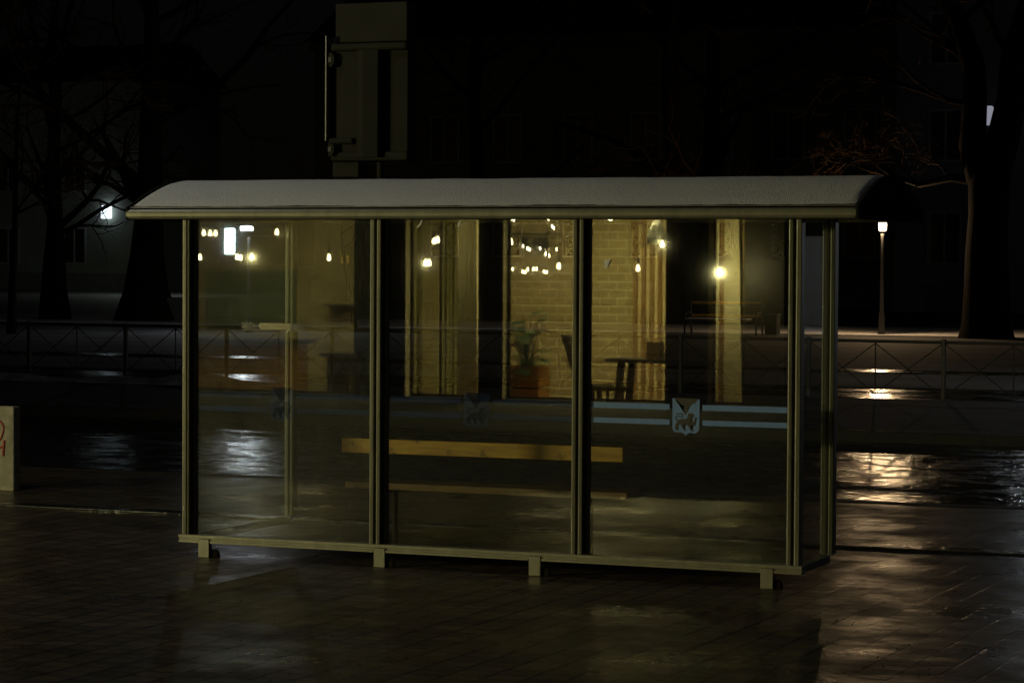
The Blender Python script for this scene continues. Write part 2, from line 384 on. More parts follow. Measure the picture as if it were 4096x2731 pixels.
M['fillface'].cycles.emission_sampling = 'NONE'
M['amber'] = emit('dim_amber_light', (1, .6, .05), .10)
WARM = (1, .85, .35)

# ------------------------------------------------------------------ camera
yaw, pit, rol = .4015475, -.0299987, .0055893
cy, sy = math.cos(yaw), math.sin(yaw)
fw = Vector((-sy * math.cos(pit), cy * math.cos(pit), math.sin(pit)))
rt = Vector((cy, sy, 0)); up = rt.cross(fw)
r2 = rt * math.cos(rol) + up * math.sin(rol); u2 = -rt * math.sin(rol) + up * math.cos(rol)
cam = bpy.data.objects.new('camera', bpy.data.cameras.new('camera')); COL.objects.link(cam)
mw = Matrix.Identity(4)
for i, c in enumerate((r2, u2, -fw)):
    for j in range(3): mw[j][i] = c[j]
mw.translation = Vector((8.69886, -15.03143, 1.92205)); cam.matrix_world = mw
cam.data.sensor_width = 36; cam.data.lens = 10653.887 / 4096 * 36
cam.data.clip_end = 2000; cam.data.clip_start = .1
sc.camera = cam

# ------------------------------------------------------------------ sky and moon-faint sun
w = bpy.data.worlds.new('World'); sc.world = w; w.use_nodes = True
nt = w.node_tree; bg = nt.nodes['Background']
sky = nt.nodes.new('ShaderNodeTexSky'); sky.sky_type = 'NISHITA'; sky.sun_disc = False
sky.sun_elevation = rad(12); sky.sun_rotation = rad(200)
nt.links.new(sky.outputs[0], bg.inputs[0]); bg.inputs[1].default_value = .00025
sun = bpy.data.lights.new('sun', 'SUN'); sun.energy = .002; sun.angle = rad(.5); sun.color = (1, .97, .92)
so = bpy.data.objects.new('sun', sun); COL.objects.link(so); so.rotation_euler = (rad(78), 0, rad(-20))

def lamp(name, loc, watt, col, r, parent):
    l = bpy.data.lights.new(name, 'POINT'); l.energy = watt; l.color = col; l.shadow_soft_size = r
    o = bpy.data.objects.new(name, l); COL.objects.link(o)
    o.parent = parent; o.location = Vector(loc) - world_of(parent)
    return o

# ------------------------------------------------------------------ ground
def sheet(name, x0, x1, y0, y1, z, m, nx=1, ny=1):
    b = MB(); 
    vs = [(x0 + (x1 - x0) * i / nx, y0 + (y1 - y0) * j / ny, z) for j in range(ny + 1) for i in range(nx + 1)]
    fs = [(j * (nx + 1) + i, j * (nx + 1) + i + 1, (j + 1) * (nx + 1) + i + 1, (j + 1) * (nx + 1) + i) for j in range(ny) for i in range(nx)]
    b._add(vs, fs); return setting(b.build(name, m))
sheet('ground', -700, 700, -300, 900, -.20, M['earth'])
setting(MB().box(-60, 60, -5.3, 5.75, -.19, 0).build('pavement', M['paving']))
setting(MB().box(-60, 60, -18.4, -5.3, -.19, -.004).build('cafe_pavement', M['drypave']))
sheet('road', -160, 160, 5.9, 14.6, -.12, M['asphalt'])
setting(MB().bbox(-60, 60, 5.75, 5.9, -.19, .006, .012).build('kerb', M['kerb']))
setting(MB().box(-60, 60, 2.44, 2.62, .004, .012).build('drain_strip', M['asphalt']))
setting(MB().bbox(-160, 160, 14.6, 14.75, -.19, .006, .012).build('kerb', M['kerb']))
setting(MB().box(-160, 160, 14.75, 21.9, -.19, 0).build('verge', M['soil']))
setting(MB().box(-160, 160, 21.9, 25.2, -.19, -.012).build('path', M['path']))
setting(MB().box(-160, 160, 25.2, 53.6, -.19, .01).build('lawn', M['lawn']))
setting(MB().box(-200, 200, 53.6, 62.5, -.19, .03).build('snow_strip', M['lawnsnow']))
setting(MB().box(-260, 260, 62.5, 150, -.19, .01).build('park_ground', M['earth']))
setting(MB().box(-160, 160, 30.2, 31.3, .01, .03).build('wet_track', M['path']))
# snow ridges left along the far kerb
def ridge(x0, x1, y, wd, h, seed):
    b = MB(); n = int((x1 - x0) / .12); k = 6; vs, fs = [], []
    for i in range(n + 1):
        x = x0 + (x1 - x0) * i / n; e = min(1, i / 5, (n - i) / 5)
        a = (.55 + .9 * noise.noise(Vector((x * .8, seed, 0)))) * e
        for j in range(k + 1):
            t = j / k; vs.append((x, y + (t - .5) * wd * (1 + .4 * noise.noise(Vector((x * 1.3, seed + 5, t)))), max(-.01, h * a * math.sin(math.pi * t) + .02 * noise.noise(Vector((x * 6, t * 4, seed))))))
    for i in range(n):
        for j in range(k): fs.append((i * (k + 1) + j, (i + 1) * (k + 1) + j, (i + 1) * (k + 1) + j + 1, i * (k + 1) + j + 1))
    b._add(vs, fs, 0, True)
    return setting(b.build('snow_ridge', M['kerbsnow']), 'stuff')
ridge(-17.5, -10.5, 21.0, 1.1, .16, 3); ridge(-40, -18, 21.6, .8, .12, 9)
# grit on the near paving
random.seed(4)
g = MB()
for _ in range(900):
    x = random.uniform(1.0, 6.6); y = random.uniform(-4.6, -.3); s = random.choice([.002, .003, .003, .004, .006])
    a = random.random() * 3; pts = [(x + s * math.cos(a + t * 1.26) * random.uniform(.7, 1.3), y + s * math.sin(a + t * 1.26) * random.uniform(.7, 1.3)) for t in range(5)]
    vs = [(p[0], p[1], .0005) for p in pts] + [(x, y, s * .9)]
    g._add(vs, [(i, (i + 1) % 5, 5) for i in range(5)])
setting(g.build('grit', M['earth']), 'stuff')

# ------------------------------------------------------------------ bus shelter
LX, Z0, Z1 = 4.166, .144, 2.195
YL, YR = 1.407, .673
shelter = thing('bus_shelter', 'glass bus shelter with curved snow dusted roof and three blue striped back panes', 'bus shelter', (2.08, .6, 0))
def ridge_profile(x0, x1, yf, yb):
    """rounded aluminium ridge with two fine grooves in its face"""
    w_ = x1 - x0; r = min(.006, w_ * .25)
    p = [(x0, yb), (x0, yf + r), (x0 + r * .3, yf + r * .3), (x0 + r, yf)]
    for g_ in (.42, .66):
        c = x0 + w_ * g_; p += [(c - .0018, yf), (c - .001, yf + .004), (c + .001, yf + .004), (c + .0018, yf)]
    p += [(x1 - r, yf), (x1 - r * .3, yf + r * .3), (x1, yf + r), (x1, yb)]
    return p
def post(name, ridges, core, z0=Z0, z1=Z1, yf=0.):
    b = MB()
    for x0, x1 in ridges: b.prism(ridge_profile(x0, x1, yf, yf + .028), 'z', z0, z1)
    b.box(core[0], core[1], yf + .028, yf + .075, z0, z1)
    return b.build(name, M['frame'], shelter)
post('corner_post', [(-.004, .026), (.034, .047)], (-.004, .047))
post('mullion', [(1.345, 1.375), (1.392, 1.420)], (1.345, 1.420))
post('mullion', [(2.712, 2.740), (2.757, 2.784)], (2.712, 2.784))
post('corner_post', [(4.078, 4.105), (4.124, 4.156)], (4.078, 4.156))
post('front_post', [(.0, .03), (.042, .065)], (.0, .065), yf=YL)
post('front_post', [(4.085, 4.118), (4.135, 4.165)], (4.085, 4.165), yf=YR)
# rails
b = MB(); b.bbox(-.025, 4.18, -.012, .072, .122, .1445, .003); b.box(-.02, 4.175, -.002, .06, .110, .123)
xs = [(-.025, .126), (.205, 1.387), (1.464, 2.442), (2.520, 3.926), (4.003, 4.18)]
for x0, x1 in xs: b.bbox(x0 + .002, x1 - .002, -.012, .07, .092, .1105, .003)
b.build('bottom_rail', M['frame'], shelter)
MB().bbox(.0, .05, .078, YL - .002, .094, .142, .003).build('side_rail', M['frame'], shelter)
MB().bbox(4.10, 4.155, .078, YR - .002, .094, .142, .003).build('side_rail', M['frame'], shelter)
for x0, x1 in ((.126, .205), (1.387, 1.464), (2.442, 2.520), (3.926, 4.003)):
    f = MB().bbox(x0, x1, -.016, .03, .001, .1205, .003).build('foot', M['frame'], shelter)
    c = x1 + .008
    MB().lathe([(.0, .05), (.018, .048), (.028, .034), (.032, .015), (.032, .001)], (c, .052, 0), 14).build('footing', M['concrete'], f)
# panes
crest_c = {0: .70, 1: 2.06, 2: 3.43}
bays = [(.047, 1.345), (1.420, 2.712), (2.784, 4.078)]
GY = .056
U = .172 / 770
def crest(cx, parent, m, yy):
    b = MB(); T = lambda P: [(cx + (x - 728) * U, 1.107 - (y - 375) * U) for x, y in P]
    sh = [(345, 370), (1115, 385), (1108, 1160), (1095, 1215), (1060, 1260), (1020, 1288), (980, 1300), (850, 1285), (790, 1305), (755, 1332), (720, 1372), (695, 1332), (660, 1305), (600, 1275), (520, 1282), (430, 1285), (395, 1262), (365, 1225), (347, 1160)]
    b.prism(T(sh), 'y', yy - .0015, yy - .0005, 0)
    cloud = [(410, 362), (432, 440), (475, 470), (482, 500), (535, 492), (560, 540), (620, 560), (668, 548), (672, 600), (662, 680), (684, 770), (712, 806), (745, 790), (790, 690), (800, 590), (835, 580), (872, 562), (892, 515), (975, 502), (1012, 462), (1052, 385), (1040, 372)]
    b.prism(T(cloud), 'y', yy - .0026, yy - .0016, 1)
    lion = [(800, 770), (870, 758), (920, 770), (962, 792), (945, 850), (895, 880), (908, 935), (935, 985), (965, 965), (975, 905), (1005, 852), (1040, 878), (1025, 950), (1000, 1020), (1002, 1085), (940, 1110), (880, 1082), (868, 1130), (905, 1200), (955, 1208), (968, 1238), (900, 1240), (842, 1185), (790, 1100), (722, 1072), (680, 1042), (672, 1070), (690, 1130), (700, 1188), (752, 1215), (742, 1240), (690, 1236), (642, 1185), (602, 1120), (590, 1060), (522, 1100), (480, 1150), (512, 1198), (522, 1232), (462, 1232), (418, 1180), (428, 1090), (480, 1000), (560, 930), (640, 918), (750, 918), (782, 865), (790, 800)]
    b.prism(T(lion), 'y', yy - .0026, yy - .0016, 1)
    tail = [(560, 945), (470, 962), (440, 905), (452, 852), (520, 848), (590, 876), (640, 855), (640, 800), (585, 778), (520, 800), (455, 768)]
    for (x0, y0), (x1, y1) in zip(tail, tail[1:]):
        d = Vector((x1 - x0, y1 - y0)); n_ = Vector((-d.y, d.x)).normalized() * 13
        b.prism(T([(x0 + n_.x, y0 + n_.y), (x1 + n_.x, y1 + n_.y), (x1 - n_.x, y1 - n_.y), (x0 - n_.x, y0 - n_.y)]), 'y', yy - .0037, yy - .0027, 1)
    return b.build('crest', [m, M['crest_dark'] if m is M['stripe'] else M['crest_worn']], parent)
for k, (x0, x1) in enumerate(bays):
    p = MB().box(x0 + .002, x1 - .002, GY - .004, GY + .004, Z0 - .01, Z1).build('glass_pane', M['glass1'] if k == 0 else M['glass'], shelter)
    for ga, gb in ((x0 + .001, x0 + .030), (x1 - .014, x1 - .001)):
        MB().box(ga, gb, GY - .016, GY + .014, Z0 + .001, Z1 - .001).build('gasket', M['gasket'], p)
    ms = M['stripe'] if k == 2 else M['stripe_faded']
    fy = GY - .0065
    crest(crest_c[k], p, ms, fy + .0015)
    for za, zb in ((1.038, 1.072), (.948, .980)):
        for xa, xb in ((x0 + .032, crest_c[k] - .104), (crest_c[k] + .104, x1 - .016)):
            MB().box(xa, xb, fy, fy + .001, za, zb).build('stripe', ms, p)
p = MB().box(.018, .026, .079, YL - .001, .13, Z1).build('side_pane', M['sideglass'], shelter)
p = MB().box(4.122, 4.130, .079, YR - .001, .13, Z1).build('side_pane', M['sideglass'], shelter)
for za, zb in ((1.038, 1.072), (.948, .980)):
    MB().box(4.1315, 4.1325, .085, YR - .01, za, zb).build('stripe', M['stripe_faded'], p)
# gutter beam + roof
RX0, RX1, RY0, RY1 = -.375, 4.505, -.07, 1.42
gp = [(-.075, 2.186), (-.055, 2.181), (.03, 2.181), (.03, 2.262), (-.05, 2.262), (-.058, 2.256), (-.058, 2.246), (-.070, 2.243), (-.082, 2.232), (-.086, 2.218), (-.084, 2.200)]
MB().prism(gp, 'x', RX0, RX1).build('gutter', M['frame'], shelter)
MB().prism([(RY1 - y - .07 + 0, z) for y, z in gp], 'x', RX0, RX1).build('front_beam', M['frame'], shelter)
def arch(t, off=0.):
    u = 2 * t - 1
    return (RY0 + .012 + (RY1 - RY0 - .024) * t, 2.255 + (.182 + off) * (max(0, 1 - u * u)) ** 1.18 + off * .5)
top = [arch(i / 24) for i in range(25)]
b = MB(); b.prism(top + [(y, z - .014) for y, z in reversed(top)], 'x', RX0 + .01, RX1 - .01, 0, True); b.build('roof_shell', M['roof'], shelter)
for xa, xb in ((RX0 - .004, RX0 + .008), (RX1 - .006, RX1 + .014)):
    pr = [(RY0 - .012, 2.178)] + [(RY0 - .012 + (RY1 - RY0 + .024) * i / 24, 2.258 + .196 * max(0, 1 - (i / 12 - 1) ** 2) ** 1.18) for i in range(25)] + [(RY1 + .012, 2.178)]
    MB().prism(pr, 'x', xa, xb).build('end_panel', M['roof'], shelter)
# the cross ties carrying the roof
for x in (.02, 1.38, 2.75, 4.12): MB().box(x - .02, x + .02, .03, 1.31, 2.198, 2.238).build('roof_tie', M['frame'], shelter)
# snow on the roof
b = MB(); nx, ny = 240, 26; vs, fs = [], []
for i in range(nx + 1):
    x = RX0 + .018 + (RX1 - RX0 - .036) * i / nx
    e0 = .018 + .016 * noise.noise(Vector((x * 1.7, 2, 0))) + .008 * noise.noise(Vector((x * 9, 2, 0)))
    for j in range(ny + 1):
        t = e0 + (.985 - e0) * (j / ny)
        edge = min(1, j / 2.0, (ny - j) / 2.0, i / 1.5, (nx - i) / 1.5)
        th = .002 + .014 * edge ** .5 * (1 + .25 * noise.noise(Vector((x * 3, t * 3, 1)))) +   .0008 * noise.noise(Vector((x * 40, t * 40, 3)))
        y, z = arch(t); vs.append((x, y, z + th))
for i in range(nx):
    for j in range(ny): fs.append((i * (ny + 1) + j, (i + 1) * (ny + 1) + j, (i + 1) * (ny + 1) + j + 1, i * (ny + 1) + j + 1))
b._add(vs, fs, 0, True)
tag(b.build('roof_snow', M['snow'], None, (2.05, .68, 2.26)), 'thin grey layer of snow covering the curved roof of the bus shelter', 'snow')

# waiting bench inside
bench = thing('waiting_bench', 'yellow varnished plank bench seen through the shelter glass', 'bench', (1.75, .9, 0))
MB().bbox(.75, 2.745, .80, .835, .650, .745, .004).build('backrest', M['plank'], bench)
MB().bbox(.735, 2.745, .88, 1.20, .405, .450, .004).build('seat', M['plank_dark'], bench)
for x in (1.0, 2.41):
    MB().tube([(x, 1.10, 0), (x, 1.10, .40)], .022, 8).tube([(x, .852, .40), (x, .852, .72)], .014, 8).box(x - .02, x + .02, .86, 1.16, .385, .404).build('leg', M['steel'], bench)
# paper strip taped on the glass
pp = thing('paper_notice', 'blank cream paper strip taped across the dusty pane', 'paper', (.64, .05, 1.50))
MB().box(.54, .76, .0475, .0485, 1.478, 1.519).build('paper', M['paper'], pp)
MB().box(.41, .87, .0458, .0466, 1.470, 1.520).build('tape', M['tape'], pp)
for (x, z, pts, lab) in ((1.653, 2.13, [(0, 0), (.02, .015), (.035, .05), (.03, .055), (.01, .02), (-.01, 0)], 'curved sliver of torn sticker high on the middle pane, nearest its left mullion'),
                    (1.927, 2.13, [(0, 0), (.012, .01), (.02, .045), (.01, .04), (0, .02)], 'small torn sticker scrap high on the middle pane beside the cream reflection'),
                    (2.90, 1.885, [(0, 0), (.026, .003), (.028, .03), (.045, .055), (.018, .05), (0, .048), (-.002, .02)], 'whitish torn sticker corner left over the reflected brick wall')):
    tag(MB().prism([(x + a, z + c) for a, c in pts], 'y', .0465, .0485).build('sticker_scrap', M['scrap'], None, (x, .05, z)), lab, 'sticker')

# ------------------------------------------------------------------ sign cabinet on a pole
sg = thing('sign_cabinet', 'tall grey metal sign cabinet on a pole rising behind the shelter roof', 'sign', (.31, 2.2, 0))
MB().tube([(.315, 2.27, .0), (.315, 2.27, 2.70)], .026, 12).build('pole', M['signgrey'], sg)
b = MB(); b.prism([(0, 2.30), (0, 2.14), (.17, 2.14), (.225, 2.085), (.275, 2.06), (.385, 2.075), (.435, 2.15), (.58, 2.16), (.58, 2.30)], 'z', 2.66, 3.42)
b.build('housing', M['signgrey'], sg)
MB().bbox(.005, .575, 2.16, 2.30, 3.485, 3.765, .006).build('top_panel', M['signgrey'], sg)
MB().bbox(-.005, .60, 2.10, 2.31, 3.42, 3.475, .018).build('top_bracket', M['signgrey'], sg)
MB().bbox(-.01, .185, 2.08, 2.13, 2.755, 2.80, .016).bbox(-.012, .60, 2.12, 2.31, 2.635, 2.70, .012).build('bottom_bracket', M['signgrey'], sg)
for z in (2.72, 3.36):
    MB().prism([(-.012, z - .05), (.012, z - .05), (.03, z - .02), (.03, z + .02), (.012, z + .05), (-.012, z + .05)], 'y', 2.09, 2.132).build('hook', M['signgrey'], sg)
    MB().box(-.014, .01, 2.085, 2.089, z - .018, z + .018).build('slot', M['gasket'], sg)
MB().box(-.035, -.027, 2.08, 2.34, 2.78, 3.53).build('face_plate', M['white'], sg)
MB().bbox(-.01, .20, 2.15, 2.30, 2.52, 2.63, .006).build('lower_box', M['signgrey'], sg)

# ------------------------------------------------------------------ concrete block with graffiti
cb = thing('concrete_block', 'weathered beige concrete block with red graffiti at the pavement edge', 'concrete block', (-4.05, 3.8, 0))
MB().bbox(-4.5, -3.685, 3.60, 3.70, .0, .70, .010).build('block', M['concrete'], cb)
b = MB(); ring = []
for i in range(20):
    a = 2 * math.pi * i / 20; ring.append((-3.845 + .062 * math.cos(a) * (1 + .1 * math.sin(3 * a)), 3.5985, .50 + .085 * math.sin(a)))
b.tube(ring + ring[:1], .009, 5); b.tube([(-3.86, 3.5985, .50), (-3.84, 3.5985, .51)], .013, 5); b.tube([(-3.83, 3.5985, .585), (-3.825, 3.5985, .63)], .007, 5)
b.tube([(-3.98, 3.5985, .375), (-3.79, 3.5985, .36)], .010, 5); b.tube([(-3.775, 3.5985, .42), (-3.785, 3.5985, .29)], .012, 5); b.tube([(-3.98, 3.5985, .44), (-3.97, 3.5985, .29)], .010, 5)
b.build('graffiti', M['redpaint'], cb)

# ------------------------------------------------------------------ pedestrian fence across the road
fx0, fx1, step = -27.31, 9.83, 2.063
def fy(x): return 22.4 - .103 * (x + .47)
fn = thing('pedestrian_fence', 'low grey street fence with crossed bars along the far pavement', 'fence', (-8, fy(-8), 0))
x = fx0; xs = []
while x < fx1: xs.append(x); x += step
for x in xs:
    MB().bbox(x - .03, x + .03, fy(x) - .03, fy(x) + .03, -.02, .845, .006).build('post', M['fence'], fn)
for xa, xb in zip(xs, xs[1:]):
    MB().tube([(xa + .03, fy(xa), .80), (xb - .03, fy(xb), .80)], .022, 8).build('top_rail', M['fence'], fn)
    b = MB(); xm = (xa + xb) / 2
    b.tube([(xm, fy(xm), .03), (xm, fy(xm), .78)], .010, 6)
    for p, q in ((xa + .03, xm), (xm, xb - .03)):
        b.tube([(p, fy(p), .04), (q, fy(q), .77)], .009, 5); b.tube([(p, fy(p), .77), (q, fy(q), .04)], .009, 5)
    b.tube([(xa + .03, fy(xa), .05), (xb - .03, fy(xb), .05)], .010, 6)
    b.build('cross_bars', M['fence'], fn)

# ------------------------------------------------------------------ park lamps
def park_lamp(x, y, h, m, label, watt, col, group=None, emat=None, r=.06, flat=False):
    t = thing('park_lamp', label, 'street lamp', (x, y, 0), group)
    b = MB(); b.lathe([(.11, 0), (.11, .06), (.085, .10), (.08, .55), (.055, .65), (.05, h - .28), (.065, h - .24), (.065, h - .20)], (x, y, 0), 12); b.build('post', M['steel'], t)
    hd = (MB().bbox(x - .10, x + .10, y - .3, y + .05, h - .02, h + .08, .02) if flat else MB().lathe([(.0, h - .13), (.085, h - .13), (.105, h - .09), (.115, h + .04), (.105, h + .09), (.0, h + .09)], (x, y, 0), 12)).build('lantern', emat or M['lampwarm'], t)
    MB().lathe([(.125, h + .101), (.13, h + .12), (.05, h + .18), (0, h + .19)], (x, y, 0), 12).build('lamp_cap', M['steel'], t)
    lamp('lamp_light', (x, y - (.36 if flat else .16), h - .03), watt, col, r, t)
    return t
park_lamp(-10.07, 54.5, 2.92, None, 'glowing warm park lamp on a dark post beside the big forked tree', 300, (1, .66, .34))
park_lamp(-25.2, 47, 2.72, None, 'cold white park lamp seen through the dusty shelter pane', 85, (.92, .95, 1), emat=M['lampcold'], flat=True)
park_lamp(-.15, 30, 3.5, None, 'cold white street lamp just beyond the picture edge', 16, (.82, .9, 1), emat=M['lampcold'])

# street lamp over the near pavement (out of frame), it lights the snowy roof
sl = thing('street_lamp', 'tall curved street lamp beside the pavement in front of the shelter', 'street lamp', (-4.6, -2.2, 0))
MB().lathe([(.12, 0), (.12, .3), (.08, .5), (.05, 7.2)], (-4.6, -2.2, 0), 14).tube([(-4.6, -2.2, 7.1), (-4.5, -2.1, 7.4), (-4.0, -1.7, 7.62), (-3.3, -1.2, 7.7)], .035, 8).build('pole', M['steel'], sl)
MB().bbox(-3.5, -2.9, -1.15, -.85, 7.66, 7.76, .02).build('lamp_head', M['steel'], sl)
MB().box(-3.43, -2.97, -1.10, -.90, 7.64, 7.659).build('lens', M['lampcold'], sl)
lamp('lamp_light', (-3.2, -1.0, 7.57), 130, (.93, .95, 1), .12, sl)

# ------------------------------------------------------------------ park bench and bin
pb = thing('park_bench', 'metal framed park bench with snow on its seat across the road', 'bench', (-13.65, 52, 0))
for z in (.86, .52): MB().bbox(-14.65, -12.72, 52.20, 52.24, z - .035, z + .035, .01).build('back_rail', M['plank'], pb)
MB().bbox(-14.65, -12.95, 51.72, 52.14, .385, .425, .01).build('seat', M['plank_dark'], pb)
MB().bbox(-14.67, -12.93, 51.70, 52.15, .426, .455, .014).build('seat_snow', M['lawnsnow'], pb)
for x in (-14.68, -12.70):
    MB().tube([(x, 51.72, 0), (x, 51.74, .40), (x, 51.85, .60), (x, 52.15, .60)], .025, 6).tube([(x, 52.30, 0), (x, 52.22, .42), (x, 52.22, .90)], .028, 6).build('side_frame', M['steel'], pb)
bn = thing('litter_bin', 'square park litter bin standing beside the snowy bench', 'litter bin', (-12.35, 52.05, 0))
MB().prism([(-12.51, 51.88), (-12.19, 51.88), (-12.19, 52.2), (-12.51, 52.2)], 'z', .03, .54).build('body', M['steel'], bn)
MB().bbox(-12.54, -12.16, 51.85, 52.23, .54, .58, .012).build('rim', M['fence'], bn)
tag(MB().bbox(-33.6, -31.2, 56.8, 57.3, .02, .75, .03).build('low_wall', M['plinth'], None, (-32.4, 57, 0)), 'short pale low wall beside the left tree trunk', 'wall')

# ------------------------------------------------------------------ trees
def rnd_perp(d, rng):
    v = Vector((rng.uniform(-1, 1), rng.uniform(-1, 1), rng.uniform(-1, 1))); v = v - d * v.dot(d)
    return v.normalized() if v.length > 1e-3 else Vector((1, 0, 0))
def grow(p, d, ln, r, lvl, big, fine, rng, up=.15, droop=0.):
    n = 5 if lvl < 2 else 4
    pts, rr = [p.copy()], [r]
    for i in range(n):
        d = (d + rnd_perp(d, rng) * (.16 if lvl < 2 else .30) + Vector((0, 0, up - droop * i / n)) * .25).normalized()
        p = p + d * (ln / n); pts.append(p.copy()); rr.append(max(.004, r * (1 - .62 * (i + 1) / n)))
    (big if lvl < 2 else fine).tube(pts, rr, 7 if lvl == 0 else (5 if lvl == 1 else 3), False)
    if lvl >= 4: return
    k = {0: 6, 1: 5, 2: 4, 3: 3}[lvl]
    for i in range(k):
        j = rng.randint(1 if lvl else 2, n); q = pts[j]; dd = (pts[j] - pts[j - 1]).normalized()
        nd = (dd * .75 + rnd_perp(dd, rng) * rng.uniform(.5, 1.0)).normalized()
        grow(q, nd, ln * rng.uniform(.45, .70), rr[j] * .62, lvl + 1, big, fine, rng, up, droop)
def bare_tree(base, h, r, seed, label, lean=(0, 0), flare=1.5, trunk_pts=None, first=.38, group='bare park trees'):
    rng = random.Random(seed); t = thing('bare_tree', label, 'tree', base, group)
    tr, cr = MB(), MB(); x, y, z = base
    if trunk_pts is None:
        n = 9; pts, rr = [], []
        for i in range(n + 1):
            s = i / n
            pts.append(Vector((x + lean[0] * s * h + .12 * r * 4 * noise.noise(Vector((seed, s * 3, 0))), y + lean[1] * s * h, z - .05 + h * .62 * s)))
            rr.append(r * ((1 - .55 * s) + (flare - 1) * math.exp(-s * 9)))
        tr.tube(pts, rr, 12, False); tips = [(pts[-1], rr[-1], (pts[-1] - pts[-2]).normalized())]
        lim = []
        for i in range(7):
            j = rng.randint(int(n * first), n); d = (pts[j] - pts[j - 1]).normalized()
            lim.append((pts[j], rr[j] * .5, (d * .6 + rnd_perp(d, rng)).normalized()))
        for p, q, d in tips + lim: grow(p, d, h * rng.uniform(.28, .42), q, 1, tr, cr, rng)
    else:
        for pts, rr, kids in trunk_pts:
            tr.tube(pts, rr, 12, False)
            for j, d, ln, q in kids: grow(Vector(pts[j]), Vector(d).normalized(), ln, q, 1, tr, cr, rng, .10)
    tr.build('trunk', M['bark'], t); cr.build('crown', M['twig'], t)
    return t
bx, by = -6.88, 52.95
trunk = [
  ([(bx, by, -.1), (bx, by, .35), (bx, by, 1.2), (bx - .02, by, 2.2), (bx + .02, by, 3.2), (bx + .03, by, 4.1), (bx + .02, by, 4.6)], [.78, .66, .60, .555, .52, .55, .50], []),
  ([(bx - .15, by, 4.1), (bx - .42, by, 5.0), (bx - .36, by, 6.0), (bx - .42, by + .1, 7.0), (bx - .85, by + .2, 8.2), (bx - 1.6, by + .2, 9.6), (bx - 1.9, by, 11.5)], [.42, .36, .32, .30, .26, .20, .10],
     [(3, (-1, .2, .5), 3.2, .11), (4, (.7, .3, .8), 3.4, .12), (5, (-.8, -.4, .6), 3.2, .10), (6, (.2, .3, 1), 2.6, .08), (2, (-1, .1, .35), 3.6, .09)]),
  ([(bx + .12, by, 4.2), (bx + .42, by - .1, 5.2), (bx + .62, by - .1, 6.2), (bx + .68, by - .2, 7.2), (bx + 1.1, by - .2, 8.8), (bx + 1.6, by, 11)], [.46, .42, .38, .34, .26, .14],
     [(2, (1, .2, .7), 3.4, .15), (3, (-.7, .4, .9), 3.6, .12), (4, (.9, .3, .7), 3.2, .12), (4, (-.7, -.2, .9), 3.0, .1)]),
  ([(bx - .3, by, 4.05), (bx - 1.0, by + .15, 4.15), (bx - 1.9, by + .4, 3.98), (bx - 2.7, by + .7, 4.22), (bx - 3.6, by + 1.0, 4.45), (bx - 4.5, by + 1.2, 4.95)], [.13, .10, .075, .055, .035, .015],
     [(2, (-.8, .1, .5), 1.3, .03), (3, (-.8, -.2, .3), 1.2, .028), (3, (-.5, .3, -.4), .9, .02), (4, (-.9, .1, .2), 1.2, .02), (4, (-.4, -.3, .5), 1.0, .02), (2, (-.7, -.3, -.35), .9, .022), (3, (-.6, .2, .6), 1.3, .025), (1, (-.7, .3, .5), 1.4, .03)]),
]
bare_tree((bx, by, 0), 12, .6, 11, 'massive forked bare tree with one branch lit over the warm lamp', trunk_pts=trunk)
bare_tree((-34.2, 56.9, 0), 15, .52, 21, 'thick trunked bare tree left of the shelter roof', (.01, 0), 2.1)
bare_tree((-37.3, 56.6, 0), 14, .30, 22, 'slimmer bare tree standing left of the thick trunked tree', (-.012, 0), 1.6)
bare_tree((-38.2, 57.5, 0), 13, .22, 27, 'bare tree half hidden behind the slimmer left tree', (.03, 0), 1.5)
bare_tree((-29.6, 42.5, 0), 9, .11, 23, 'thin sapling in front of the lit house, nearest the left edge', (.02, 0), 1.3)
bare_tree((-18.9, 62.4, 0), 16, .42, 24, 'straight dark trunk behind the bench, against the windowed house', (.0, 0), 1.4)
bare_tree((-20.3, 70.0, 0), 16, .42, 25, 'dark bare tree standing behind the straight trunk', (.012, 0), 1.4)
bare_tree((-26.5, 65.0, 0), 15, .34, 26, 'slim bare tree behind the shelter, right of the sign cabinet', (-.01, 0), 1.4)
bare_tree((-24.8, 52.5, 0), 6.6, .07, 33, 'young tree whose reddish tip shows above the snowy roof', (-.10, 0), 1.2, first=.5)

# ------------------------------------------------------------------ houses beyond the park
def house(name, label, x0, x1, y, h, wall, wins, cat='building', plinth=1.05, depth=9):
    t = thing(name, label, cat, ((x0 + x1) / 2, y, 0))
    b = MB(); b.box(x0, x1, y, y + depth, 0, h); b.build('wall', wall, t)
    MB().box(x0 - .1, x1 + .1, y - .12, y - .002, 0, plinth).build('plinth', M['plinth'], t)
    MB().prism([(y - .5, h), (y + depth / 2, h + 2.6), (y + depth + .5, h)], 'x', x0 - .3, x1 + .3).build('roof', M['roof'], t)
    MB().bbox(x0 - .15, x1 + .15, y - .3, y - .002, h - .45, h - .002, .05).build('cornice', wall, t)
    for (wx, wz, ww, wh) in wins:
        f = MB()
        f.box(wx - .09, wx, y - .07, y - .003, wz - .09, wz + wh + .09); f.box(wx + ww, wx + ww + .09, y - .07, y - .003, wz - .09, wz + wh + .09)
        f.box(wx, wx + ww, y - .07, y - .003, wz + wh, wz + wh + .09); f.box(wx, wx + ww, y - .10, y - .003, wz - .09, wz)
        f.box(wx + ww / 2 - .04, wx + ww / 2 + .04, y - .06, y - .003, wz, wz + wh)
        fo = f.build('window', M['winframe'], t)
        MB().box(wx, wx + ww, y - .03, y - .006, wz, wz + wh).build('pane', M['darkpane'], fo)
    return t
